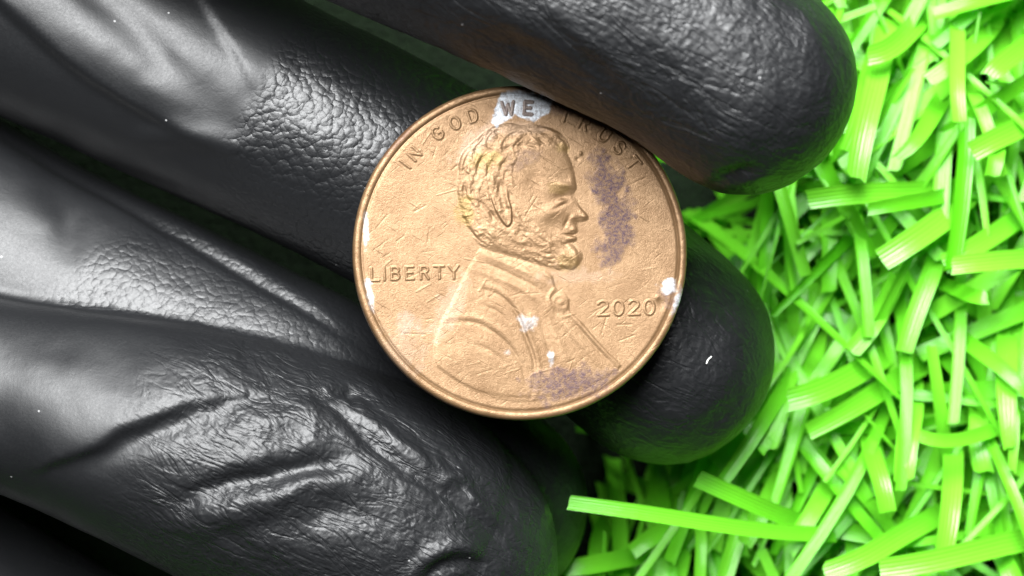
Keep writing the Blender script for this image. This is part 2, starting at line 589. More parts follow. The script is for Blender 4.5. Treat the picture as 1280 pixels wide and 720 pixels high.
# concentric square-to-disc grid
N = 540
g = np.linspace(-1, 1, N)
gx, gy = np.meshgrid(g, g)
r_ = np.where(np.abs(gx) > np.abs(gy), gx, gy)
with np.errstate(divide='ignore', invalid='ignore'):
    ph = np.where(np.abs(gx) > np.abs(gy), (math.pi / 4) * (gy / gx), (math.pi / 2) - (math.pi / 4) * (gx / gy))
ph = np.nan_to_num(ph)
X = (RF * r_ * np.cos(ph)).ravel()
Y = (RF * r_ * np.sin(ph)).ravel()
U = CU + X / PXMM
Vv = CV - Y / PXMM

HEAD = [(572, 212), (574, 196), (583, 184), (597, 171), (610, 160), (624, 154), (640, 152), (652, 155), (668, 153), (684, 157), (698, 162), (708, 171),
        (713, 182), (710, 187), (712, 194), (716, 203), (719, 214), (721, 226), (722, 235), (719, 242), (722, 250), (727, 259), (733, 265), (736.5, 270),
        (735, 275), (729, 277), (722.5, 278.5), (722.5, 284), (723, 290), (719, 293.5), (722, 297), (720, 302), (717, 305), (722, 309), (727.5, 314), (729, 322),
        (725, 330), (719, 336), (711, 339), (702, 338), (694, 338), (684, 334), (672, 331), (655, 326), (636, 320), (620, 316), (606, 312), (597, 305), (588, 294),
        (581, 281), (575, 265), (571, 245), (570, 228)]
FACE = [(655, 185), (690, 182), (711, 187), (740, 230), (740, 292), (718, 304), (700, 300), (676, 285), (650, 262), (640, 240), (642, 210)]
BEARD = [(640, 262), (660, 272), (680, 288), (700, 300), (718, 304), (735, 312), (730, 335), (712, 342), (690, 342), (650, 328), (622, 318), (628, 290)]
COAT = [(600, 310), (620, 316), (650, 325), (676, 333), (691, 345), (694, 358), (704, 366), (712, 374), (712, 388), (726, 401), (745, 424), (762, 442), (777, 457),
        (763, 469), (745, 479), (722, 490), (698, 497), (672, 501), (646, 502), (618, 498), (590, 488), (566, 474), (545, 458), (541, 440), (543, 424), (548, 406),
        (556, 391), (566, 372), (577, 350), (588, 328)]

sd_head = sdf(U, Vv, smooth_line(HEAD + [HEAD[0]], 2)[:-1])
sd_coat = sdf(U, Vv, smooth_line(COAT + [COAT[0]], 2)[:-1])
mm = PXMM

def dome(sd, edge, full, h_edge, h_full):
    """relief that rises steeply at the outline and then swells slowly (px, mm)"""
    s = np.clip(sd, 0, None)
    return h_edge * sstep(-0.8, edge, sd) + h_full * (1 - np.exp(-(s / full)))

H = np.zeros(len(U))
coat = dome(sd_coat, 4.5, 40, 0.045, 0.11)
head = dome(sd_head, 7.0, 26, 0.045, 0.30)
H = np.maximum(coat, head)
def bump(cu, cv, ru, rv, a, rot=0.0):
    c, s = math.cos(rot), math.sin(rot)
    x = (U - cu) * c + (Vv - cv) * s
    y = -(U - cu) * s + (Vv - cv) * c
    return a * np.exp(-(x / ru) ** 2 - (y / rv) ** 2)
in_head = sstep(-0.5, 3, sd_head)
in_coat = sstep(-0.5, 3, sd_coat) * (1 - sstep(-1, 1.5, sd_head))

# face: brow, eye socket, cheekbone, nose wing, lips, hollows
fc = np.zeros(len(U))
fc += bump(708, 231, 13, 4.5, 0.085, 0.15)        # brow ridge
fc += bump(716, 224, 6, 8, 0.03)
fc += bump(704, 246, 12, 6, -0.085, -0.1)         # socket
fc += bump(703, 251, 6.5, 3.2, 0.075, -0.25)      # eyeball and lid
fc += bump(700, 258, 10, 2.2, -0.05, -0.45)       # under the eye
fc += bump(690, 264, 15, 8, 0.07, -0.35)          # cheekbone
fc += bump(728, 263, 5, 9, 0.05, -0.4)            # nose
fc += bump(732, 270, 4.5, 4, 0.05)
fc += bump(717, 272, 5, 4, 0.055)                 # nose wing
fc += bump(709, 277, 2.5, 9, -0.05, 0.45)         # cheek fold
fc += bump(694, 284, 14, 9, -0.065, 0.3)          # hollow cheek
fc += bump(718, 287, 5, 3.4, 0.05)                # upper lip
fc += bump(714, 293.4, 7.5, 1.3, -0.09, 0.05)     # mouth line
fc += bump(716, 298, 6, 3, 0.06)                  # lower lip
fc += bump(711, 304, 7, 2.5, -0.06, -0.2)
fc += bump(718, 320, 11, 12, 0.06)                # chin beard
fc += bump(690, 205, 22, 16, 0.045)               # forehead
fc += bump(668, 225, 12, 20, -0.05)               # temple
fc += bump(640, 180, 40, 24, 0.06)
# ear
earl = smooth_line([(618, 216), (612, 228), (612, 244), (618, 262), (626, 276), (634, 284), (640, 278), (640, 262), (636, 246), (634, 230), (627, 218), (618, 216)], 5)
ear_sd = sdf(U, Vv, earl[:-1])
ear_w = sstep(228, 262, Vv)
fc += 0.045 * sstep(-1.5, 2.5, ear_sd) * ear_w
fc += 0.04 * np.exp(-((ear_sd - 2.5) / 2.0) ** 2) * ear_w
fc += bump(628, 250, 4, 14, -0.06, -0.25)
fc += bump(626, 232, 3.5, 7, -0.06, -0.2)
fc += -0.03 * np.exp(-(ear_sd / 1.6) ** 2) * (ear_sd < 1) * ear_w

def stroke(line, a, w, taper=True):
    L = smooth_line(line, 4)
    lo, hi = L.min(0) - 3 * w, L.max(0) + 3 * w
    ix = np.nonzero((U > lo[0]) & (U < hi[0]) & (Vv > lo[1]) & (Vv < hi[1]))[0]
    d, s, t = seg_dist(U[ix], Vv[ix], L)
    f = a * np.exp(-(d / w) ** 2)
    out = np.zeros(len(U))
    out[ix] = f * (np.sin(np.pi * np.clip(t, 0.06, 0.94)) ** 0.6) if taper else f
    return out

# hair: thick locks with grooves between them
LOCKS = [
    [(640, 158), (622, 160), (610, 168), (606, 180), (614, 190)], [(652, 160), (636, 166), (626, 178), (628, 190), (638, 194)],
    [(660, 162), (650, 170), (640, 182), (644, 194)], [(672, 158), (690, 163), (702, 172), (708, 184)],
    [(664, 164), (680, 170), (690, 180), (700, 187)], [(668, 172), (676, 182), (684, 188)], [(610, 170), (596, 178), (588, 192), (592, 206)],
    [(594, 180), (582, 192), (577, 208), (580, 222)], [(606, 186), (596, 200), (594, 214), (600, 226)], [(618, 192), (608, 206), (606, 220), (610, 232)],
    [(580, 224), (576, 240), (580, 256), (590, 266)], [(590, 218), (586, 236), (592, 252), (602, 260)], [(602, 226), (597, 240), (602, 254)],
    [(580, 258), (585, 274), (594, 286), (604, 292)], [(594, 262), (600, 276), (610, 286), (622, 292)], [(606, 262), (612, 274), (622, 284)],
    [(592, 288), (600, 300), (612, 308)], [(608, 290), (618, 302), (632, 310)], [(632, 194), (624, 204), (622, 214)], [(646, 196), (640, 208), (638, 222)],
    [(656, 190), (650, 202), (648, 216), (650, 230)], [(638, 214), (642, 230), (646, 246)],
    [(644, 262), (650, 276), (660, 288)], [(634, 290), (646, 300), (660, 308)], [(652, 286), (664, 298), (680, 306)], [(668, 284), (680, 296), (694, 304)],
    [(660, 312), (676, 320), (692, 326)], [(684, 310), (696, 320), (706, 330)], [(700, 306), (708, 318), (716, 328)], [(640, 310), (656, 320), (672, 326)],
    [(712, 308), (720, 318), (720, 330)], [(690, 300), (702, 308), (712, 318)],
]
rr = random.Random(4)
hair = np.zeros(len(U))
for L_ in LOCKS:
    hair = np.maximum(hair, stroke(L_, 0.058, 3.8))
    L2 = [(x + rr.uniform(2.2, 3.8), y + rr.uniform(1.4, 3)) for x, y in L_]
    hair = hair + stroke(L2, -0.020, 1.7)
hair = hair - 0.02
for _ in range(280):
    x0, y0 = rr.uniform(570, 728), rr.uniform(154, 338)
    if y0 > 200 and x0 > 655 and y0 < 296:
        continue
    if y0 < 255:      # crown: swept back round the temple
        an = math.atan2(y0 - 228, x0 - 655) - math.pi / 2 + rr.uniform(-0.7, 0.7)
    else:             # beard and nape: falling to the chin
        an = rr.uniform(0.15, 1.25)
    L_, bend = rr.uniform(6, 15), rr.uniform(-0.9, 0.9)
    pts = [(x0, y0)]
    for k in range(3):
        an += bend / 3
        pts.append((pts[-1][0] + L_ / 3 * math.cos(an), pts[-1][1] + L_ / 3 * math.sin(an)))
    hair = hair + stroke(pts, rr.choice([0.050, 0.035, -0.040, -0.030]), rr.uniform(1.4, 3.0))
# the clear dark lines of the photograph: outline under the top of the hair, ear edge, nape
hair += stroke([(606, 166), (613, 160), (620, 164), (624, 172), (618, 178)], -0.04, 1.8)
hair += stroke([(598, 190), (630, 186), (660, 180), (690, 187), (706, 189)], -0.05, 2.8)
hair += stroke([(579, 248), (600, 253), (612, 266), (622, 277), (634, 285)], -0.055, 2.2)
hair += stroke([(582, 280), (588, 288), (598, 300), (606, 305)], -0.06, 1.6)
hair_mask = in_head * (1 - sstep(-3, 3, sdf(U, Vv, FACE)))
H += in_head * fc * 1.35 + hair * hair_mask
beard_grain = fbm(np.column_stack([U / 3.4, Vv / 2.4]), 41, 3)
H += 0.020 * beard_grain * hair_mask
H += 0.010 * fbm(np.column_stack([U / 6.0, Vv / 6.0]), 43, 3) * in_head

# coat: collar, lapels, sleeve folds, waistcoat edge, bow tie
ct = np.zeros(len(U))
for line, a, w in [
    ([(596, 316), (618, 324), (642, 334), (666, 345), (690, 362)], 0.070, 3.2), ([(592, 324), (616, 333), (640, 344), (664, 356), (688, 372)], -0.055, 2.2),
    ([(588, 336), (612, 344), (640, 356), (664, 370), (684, 384)], 0.055, 3.0),
    ([(606, 362), (618, 366), (631, 375), (645, 392), (656, 420), (666, 448), (667, 475), (662, 498)], -0.085, 2.2),
    ([(604, 357), (620, 361), (635, 371), (650, 389), (661, 418), (671, 448), (672, 475), (667, 498)], 0.070, 3.0),
    ([(562, 402), (580, 402), (598, 405), (617, 416), (631, 428), (642, 441), (652, 458), (656, 480)], -0.065, 2.2),
    ([(562, 397), (582, 396), (602, 399), (621, 410), (636, 423), (648, 439), (657, 458)], 0.050, 3.0),
    ([(585, 430), (604, 434), (620, 444), (632, 458)], -0.040, 2.4), ([(600, 380), (622, 390), (636, 404)], -0.045, 2.0),
    ([(712, 390), (730, 410), (752, 434), (774, 457)], 0.085, 2.6), ([(706, 392), (724, 412), (746, 437), (768, 460)], -0.075, 2.0),
    ([(698, 396), (716, 418), (736, 442), (756, 464)], 0.060, 2.6), ([(692, 398), (708, 420), (728, 446), (744, 470)], -0.045, 2.4),
    ([(680, 384), (690, 410), (704, 440), (716, 470)], 0.045, 3.0), ([(672, 388), (680, 420), (690, 450), (700, 480)], -0.04, 2.6),
    ([(676, 338), (690, 350), (698, 362)], 0.06, 2.6),
    ([(550, 462), (575, 479), (604, 491), (640, 497), (680, 496), (720, 486), (752, 470)], -0.035, 2.0),
]:
    ct += stroke(line, 0.8 * a, w * 1.25)
tie_d = np.hypot((U - 701) / 11.5, (Vv - 378) / 9.5)
ct += 0.03 * np.exp(-((tie_d - 0.82) / 0.3) ** 2) + 0.05 * np.exp(-(tie_d / 0.45) ** 2)
ct += stroke([(694, 360), (686, 372), (690, 388)], 0.07, 2.6)
ct += bump(590, 450, 30, 30, 0.04)
H += ct * in_coat
H += 0.008 * fbm(np.column_stack([U / 5.0, Vv / 5.0]), 47, 3) * in_coat

# letters: strokes in a unit box, y up
def arc(cx, cy, rx, ry, a0, a1, n=12):
    return [(cx + rx * math.cos(math.radians(a)), cy + ry * math.sin(math.radians(a))) for a in np.linspace(a0, a1, n)]
GLYPH = {
    'I': [[(0.5, 0), (0.5, 1)]],
    'N': [[(0.08, 0), (0.08, 1), (0.92, 0), (0.92, 1)]],
    'G': [arc(0.5, 0.5, 0.46, 0.5, 45, 315) + [(0.92, 0.2), (0.92, 0.46), (0.6, 0.46)]],
    'O': [arc(0.5, 0.5, 0.46, 0.5, 0, 360, 20)],
    '0': [arc(0.5, 0.5, 0.44, 0.5, 0, 360, 20)],
    'D': [[(0.1, 0), (0.1, 1), (0.45, 1)] + arc(0.45, 0.5, 0.47, 0.5, 90, -90) + [(0.1, 0)]],
    'W': [[(0, 1), (0.26, 0), (0.5, 0.8), (0.74, 0), (1, 1)]],
    'E': [[(0.9, 1), (0.12, 1), (0.12, 0), (0.9, 0)], [(0.12, 0.52), (0.75, 0.52)]],
    'T': [[(0, 1), (1, 1)], [(0.5, 1), (0.5, 0)]],
    'R': [[(0.1, 0), (0.1, 1), (0.5, 1)] + arc(0.52, 0.76, 0.36, 0.24, 90, -90) + [(0.1, 0.52)], [(0.5, 0.5), (0.92, 0)]],
    'U': [[(0.08, 1), (0.08, 0.38)] + arc(0.5, 0.38, 0.42, 0.38, 180, 360) + [(0.92, 1)]],
    'S': [arc(0.5, 0.745, 0.38, 0.255, 20, 270, 10) + arc(0.5, 0.245, 0.4, 0.245, 90, -160, 10)],
    'L': [[(0.12, 1), (0.12, 0), (0.9, 0)]],
    'B': [[(0.1, 0.53), (0.5, 0.53)] + arc(0.5, 0.765, 0.36, 0.235, -90, 90) + [(0.1, 1), (0.1, 0), (0.5, 0)] + arc(0.52, 0.265, 0.4, 0.265, -90, 90) + [(0.1, 0.53)]],
    'Y': [[(0, 1), (0.5, 0.5), (1, 1)], [(0.5, 0.5), (0.5, 0)]],
    '2': [arc(0.48, 0.72, 0.42, 0.28, 160, -30, 10) + [(0.05, 0.02), (0.95, 0.02)]],
}
WRITING = []   # (character, centre px, size px, rotation, part name)
for ch, x, y in [('I', 505, 204), ('N', 517, 191.5), ('G', 547, 165.5), ('O', 569, 152.7), ('D', 591, 143), ('W', 636, 133.5), ('E', 661.5, 132),
                 ('T', 708.5, 141.8), ('R', 732.5, 152.2), ('U', 758.5, 165.8), ('S', 779, 180.3), ('T', 799, 199)]:
    a = math.atan2(x - CU, CV - y)
    rad = 181.5
    WRITING.append((ch, (CU + rad * math.sin(a), CV - rad * math.cos(a)), (12.5 if ch not in 'IW' else 14.5, 15.5), a, 'letter'))
for ch, x, y in [('L', 469, 343.2), ('I', 480.5, 342.4), ('B', 494, 341.8), ('E', 512, 341.4), ('R', 530.5, 341), ('T', 549, 340.6), ('Y', 567, 340.2)]:
    WRITING.append((ch, (x, y), (11.5, 15.5), -0.03, 'letter'))
for ch, x, y in [('2', 754, 385.6), ('0', 773, 385.2), ('2', 793, 384.8), ('0', 812, 384.4)]:
    WRITING.append((ch, (x, y), (14.0, 18.0), -0.03, 'digit'))
letter_id = np.zeros(len(U), np.int32)
ltr = np.zeros(len(U))
moat = np.zeros(len(U))
for i, (ch, (cx, cy), (w, h), rot, _) in enumerate(WRITING):
    near = np.nonzero((np.abs(U - cx) < 18) & (np.abs(Vv - cy) < 18))[0]
    c, s = math.cos(rot), math.sin(rot)
    dmin = np.full(len(near), 99.0)
    for line in GLYPH[ch]:
        pts = []
        for gx_, gy_ in line:
            lx, ly = (gx_ - 0.5) * w, (0.5 - gy_) * h
            pts.append((cx + lx * c - ly * s, cy + lx * s + ly * c))
        d, _, _ = seg_dist(U[near], Vv[near], pts)
        dmin = np.minimum(dmin, d)
    ltr[near] = np.maximum(ltr[near], 0.066 * sstep(2.4, 0.0, dmin))
    moat[near] = np.maximum(moat[near], np.exp(-((dmin - 2.8) / 0.9) ** 2))
    letter_id[near[dmin < 2.3]] = i + 1
H += ltr
H -= 0.008 * moat * (1 - in_head)
# gently dished field, rolling up to the rim, knocks and scrapes
rad = np.hypot(X, Y)
H *= 0.64
H += 0.055 * (rad / RF) ** 6
H -= 0.05 * np.exp(-((RF - rad) / 0.10) ** 2)          # groove at the foot of the rim
H += 0.0045 * fbm(np.column_stack([U / 14, Vv / 14]), 51, 3) + 0.0022 * fbm(np.column_stack([U / 3, Vv / 3]), 53, 2)
rs = np.random.RandomState(8)
for _ in range(100):
    a0 = rs.uniform(0, 2 * math.pi); rad0 = CR * 0.9 * math.sqrt(rs.uniform())
    x0, y0 = CU + rad0 * math.cos(a0), CV + rad0 * math.sin(a0)
    an = rs.normal(-0.5, 0.5); ln = rs.uniform(5, 26)
    near = np.nonzero((np.abs(U - x0) < 32) & (np.abs(Vv - y0) < 32))[0]
    d, _, _ = seg_dist(U[near], Vv[near], [(x0, y0), (x0 + ln * math.cos(an), y0 + ln * math.sin(an))])
    H[near] += rs.choice([-1, -1, 1]) * rs.uniform(0.004, 0.014) * np.exp(-(d / rs.uniform(0.7, 1.3)) ** 2)
for (x0, y0, a, w) in [(727, 190.5, 0.07, 2.2), (723, 198, -0.03, 2.5), (660, 402, 0.03, 7), (688, 447, 0.05, 4), (836, 360, 0.05, 5), (828, 380, -0.05, 6), (822, 372, 0.05, 3)]:
    H += bump(x0, y0, w, w, a)

def blot(cu, cv, ru, rv, seed, rot=0.0, ragged=0.95, scale=8.5, soft=0.40, uu=None, vv=None):
    uu = U if uu is None else uu
    vv = Vv if vv is None else vv
    c, s = math.cos(rot), math.sin(rot)
    x = ((uu - cu) * c + (vv - cv) * s) / ru
    y = (-(uu - cu) * s + (vv - cv) * c) / rv
    d = np.hypot(x, y) + ragged * fbm(np.column_stack([uu, vv]) / scale, seed, 4)
    return sstep(1.0 + soft, 1.0 - soft, d)

def stains(uu, vv):
    b = lambda *a, **k: blot(*a, uu=uu, vv=vv, **k)
    zinc = np.maximum.reduce([
        sstep(-2.0, 2.0, sdf(uu, vv, [(628, 116), (623, 128), (613, 150), (622, 158), (632, 150), (645, 144), (658, 148), (668, 150), (680, 143), (688, 139), (691, 124), (670, 116), (648, 112)])
              + 5.0 * fbm(np.column_stack([uu, vv]) / 7.0, 61, 3)),
        b(836, 358, 11, 9, 63, rot=-0.5), 0.85 * b(848, 376, 5, 13, 64, rot=0.3), 0.7 * b(463, 368, 4, 16, 65, rot=-0.2),
        0.4 * b(660, 402, 10, 9, 66), 0.7 * b(688, 446, 4.0, 8, 67), 0.09 * b(508, 405, 16, 13, 68), 0.2 * b(634, 441, 5, 4, 69),
        0.5 * b(458, 290, 3, 20, 70)])
    purple = np.maximum.reduce([
        b(762, 232, 19, 32, 71, rot=-0.2, scale=12.0), b(770, 285, 20, 38, 72, rot=0.1, scale=12.0), 0.6 * b(760, 318, 12, 12, 73),
        0.85 * b(705, 480, 42, 18, 74, rot=-0.15, scale=10.0), 0.8 * b(742, 480, 24, 10, 75, rot=-0.45), 0.5 * b(840, 372, 14, 14, 76),
        0.35 * b(660, 196, 14, 10, 77), 0.3 * b(645, 205, 10, 8, 78), 0.35 * b(700, 134, 16, 8, 79)])
    grime = np.maximum.reduce([
        0.8 * b(500, 172, 34, 5, 81, rot=-0.85, scale=6.0), 0.7 * b(696, 132, 16, 5, 82, rot=0.3), 0.5 * b(530, 500, 24, 5, 83, rot=0.6)])
    olive = np.maximum.reduce([b(612, 198, 20, 12, 84), 0.9 * b(580, 262, 12, 18, 85), 0.6 * b(705, 184, 10, 6, 86), 0.5 * b(700, 236, 14, 8, 87), 0.5 * b(712, 328, 16, 12, 88)])
    pale = np.maximum.reduce([0.8 * b(600, 172, 36, 12, 90, rot=-0.7), 0.6 * b(560, 388, 14, 40, 91, rot=0.45), 0.5 * b(640, 160, 40, 8, 92), 0.5 * b(500, 440, 30, 30, 93), 0.5 * b(720, 345, 40, 10, 94)])
    return zinc, purple, olive, grime, pale

SA = list(stains(U, Vv))
we = np.isin(letter_id, [6, 7])
SA[0] = SA[0] * (1 - 0.75 * we)
SA[1] = np.maximum(SA[1], 0.55 * we)
Pc = np.column_stack([X, Y, H])
ii = np.arange(N * N).reshape(N, N)
Q = np.stack([ii[:-1, :-1].ravel(), ii[:-1, 1:].ravel(), ii[1:, 1:].ravel(), ii[1:, :-1].ravel()], 1)
e1 = Pc[Q[:, 2]] - Pc[Q[:, 0]]
e2 = Pc[Q[:, 3]] - Pc[Q[:, 1]]
fn = np.cross(e1, e2)
if fn[:, 2].mean() < 0:
    Q = Q[:, ::-1]
    fn = -fn
VN = np.zeros_like(Pc)
for k in range(4):
    np.add.at(VN, Q[:, k], fn)
VN /= np.linalg.norm(VN, axis=1)[:, None] + 1e-12

def coin_piece(name, fmask, parent):
    f = Q[fmask]
    ids, inv = np.unique(f, return_inverse=True)
    me = mesh_from(name, Pc[ids] * MM, inv.reshape(-1, 4))
    for an, av in zip(('zinc', 'purple', 'olive', 'grime', 'pale'), SA):
        attr(me, an, av[ids])
    me.normals_split_custom_set_from_vertices(VN[ids].tolist())
    return obj(name, me, COPPER, parent)

fc_u, fc_v = U[Q].mean(1), Vv[Q].mean(1)
f_letter = letter_id[Q].max(1)
f_head = (sd_head[Q].mean(1) > -1) & (f_letter == 0)
f_coat = (sd_coat[Q].mean(1) > -1) & ~f_head & (f_letter == 0)
f_ear = f_head & (ear_sd[Q].mean(1) > -1)
f_face = f_head & ~f_ear & inside(fc_u, fc_v, FACE)
f_beard = f_head & ~f_ear & ~f_face & inside(fc_u, fc_v, BEARD)
f_hair = f_head & ~f_ear & ~f_face & ~f_beard
f_tie = f_coat & (tie_d[Q].mean(1) < 1.05)
coin_piece('field', (f_letter == 0) & ~f_head & ~f_coat, coin)
portrait = coin_piece('portrait', f_face, coin)
for nm, fm in (('hair', f_hair), ('ear', f_ear), ('beard', f_beard), ('coat', f_coat & ~f_tie), ('bow_tie', f_tie)):
    coin_piece(nm, fm, portrait)
for i, wr_ in enumerate(WRITING):
    o = coin_piece(wr_[4], f_letter == i + 1, coin)

# rim, edge and reverse: turned profile with small knocks
prof = [(RF, 0.005), (RF + 0.03, 0.03), (RF + 0.09, 0.105), (RF + 0.16, 0.135), (R - 0.24, 0.14), (R - 0.15, 0.125), (R - 0.07, 0.075), (R - 0.02, -0.01), (R, -0.12),
        (R, -0.45), (R, -0.9), (R - 0.005, -1.2), (R - 0.04, -1.32), (R - 0.12, -1.38), (R - 0.45, -1.40), (R - 0.6, -1.33)]
NA = 720
th = np.linspace(0, 2 * math.pi, NA, endpoint=False)
rv, rf = [], []
for j, (pr, pz) in enumerate(prof):
    nz_ = vnoise(np.column_stack([th * 14, np.full(NA, j * 0.35)]), 7) * 0.018 + vnoise(np.column_stack([th * 60, np.full(NA, j * 0.5)]), 9) * 0.008
    top = 1.0 if 1 <= j <= 10 else 0.0
    rv.append(np.column_stack([(pr - top * np.abs(nz_)) * np.cos(th), (pr - top * np.abs(nz_)) * np.sin(th), pz + (nz_ * 0.8 if 2 <= j <= 7 else 0) * np.ones(NA)]))
# match the field height where the rim starts
rim_h = 0.055 - 0.05
for j in range(len(prof) - 1):
    a = np.arange(NA); b = (a + 1) % NA
    rf.append(np.stack([j * NA + a, (j + 1) * NA + a, (j + 1) * NA + b, j * NA + b], 1))
rv = np.vstack(rv); rf = np.vstack(rf)
rme = mesh_from('rim', rv * MM, rf)
ra = stains(CU + rv[:, 0] / PXMM, CV - rv[:, 1] / PXMM)
for an, av in zip(('zinc', 'purple', 'olive', 'grime', 'pale'), ra):
    attr(rme, an, av)
obj('rim', rme, COPPER, coin)
# reverse face: shallow dished disc under the coin
bv, bf = [(0, 0, -1.33)], []
for k, rr_ in enumerate((4.0, 7.0, R - 0.6)):
    for a in np.linspace(0, 2 * math.pi, 96, endpoint=False):
        bv.append((rr_ * math.cos(a), rr_ * math.sin(a), -1.33))
for i in range(96):
    n_ = (i + 1) % 96
    bf.append((0, 1 + n_, 1 + i, 1 + i))
    for k in range(2):
        bf.append((1 + k * 96 + i, 1 + k * 96 + n_, 1 + (k + 1) * 96 + n_, 1 + (k + 1) * 96 + i))
bme = bpy.data.meshes.new('reverse')
bme.from_pydata((np.array(bv) * MM).tolist(), [], [f[:3] if f[2] == f[3] else f for f in bf])
obj('reverse', bme, COPPER, coin)

# ------------------------------------------------------------------ turf
turf = bpy.data.objects.new('artificial_turf', None)
scene.collection.objects.link(turf)
turf['label'] = 'bright lime green artificial grass mat lying under the gloved hand'
turf['category'] = 'artificial turf'
turf.location = (0, 0, 0)
ZB = -Z0 + 1.0
gb = np.linspace(-130, 130, 60)
bx_, by_ = np.meshgrid(gb, gb)
bz = 1.0 + 0.25 * fbm(np.column_stack([bx_.ravel(), by_.ravel()]) / 9.0, 3, 2)
bi = np.arange(3600).reshape(60, 60)
bq = np.stack([bi[:-1, :-1].ravel(), bi[:-1, 1:].ravel(), bi[1:, 1:].ravel(), bi[1:, :-1].ravel()], 1)
obj('backing', mesh_from('backing', np.column_stack([bx_.ravel(), by_.ravel(), bz]) * MM, bq), BACKING, turf)

ALLAX = np.vstack([AXES[k][::3] for k in keys])
def in_hand(p, extra=0.35):
    d = np.sqrt(((p[:, None, :] - ALLAX[None, :, :3]) ** 2).sum(2)) - ALLAX[None, :, 3]
    return (d < extra).any()

rng = np.random.RandomState(21)
ROWS = 9
def blade(path, width, twist0, twist1, face_dir, fold=0.16, cut=0.0, taper=0.05):
    """path: (ROWS,3) centre line in mm; returns verts of a V-folded flat strip"""
    t = np.gradient(path, axis=0)
    t /= np.linalg.norm(t, axis=1)[:, None]
    vs = []
    for i in range(len(path)):
        s = np.cross(t[i], face_dir)
        s /= np.linalg.norm(s) + 1e-9
        n = np.cross(s, t[i])
        a = twist0 + (twist1 - twist0) * i / (len(path) - 1)
        s2 = s * math.cos(a) + n * math.sin(a)
        n2 = -s * math.sin(a) + n * math.cos(a)
        w = 0.5 * width * (1 - taper * (i / (len(path) - 1)) ** 2.5)
        e = t[i] * (cut * width if i == len(path) - 1 else 0)
        vs += [path[i] - s2 * w - e, path[i] - s2 * w * 0.5 - n2 * fold * width * 0.7 , path[i] - n2 * fold * width, path[i] + s2 * w * 0.5 - n2 * fold * width * 0.7, path[i] + s2 * w + e]
    return np.array(vs)
BF = []
for i in range(ROWS - 1):
    for j in range(4):
        BF.append((i * 5 + j, i * 5 + j + 1, (i + 1) * 5 + j + 1, (i + 1) * 5 + j))
BF = np.array(BF)
ACROSS = np.tile(np.array([0, 0.25, 0.5, 0.75, 1.0]), ROWS)

blades = []     # (verts, tone)
def add_blade(p0, p1, p2, width, tw=(0, 0), tone=None, fold=0.16, check=True, cut=None, region=True):
    t = np.linspace(0, 1, ROWS)[:, None]
    path = (1 - t) ** 2 * p0 + 2 * t * (1 - t) * p1 + t * t * p2
    path = path + np.array([rng.normal(0, 0.09), rng.normal(0, 0.09), 0]) * np.sin(t * math.pi * 2)
    if check:
        tu, tv = to_px(path[4:])
        if region and (((tu < 935) & (tv < 330) & (tv > -150)).any() or ((tu < 712) & (tv < 900)).any() or ((tu < 850) & (tv < 612)).any() or ((tu < 770) & (tv < 640)).any()) or in_hand(path[2:], 0.35 if region else 0.05):
            return False
    blades.append((blade(path, width, tw[0], tw[1], np.array([0.05, 0.1, 1.0]), fold, rng.uniform(-0.25, 0.25) if cut is None else cut, rng.choice([0.04, 0.08, 0.15, 0.5])),
                   rng.uniform() if tone is None else tone))
    return True

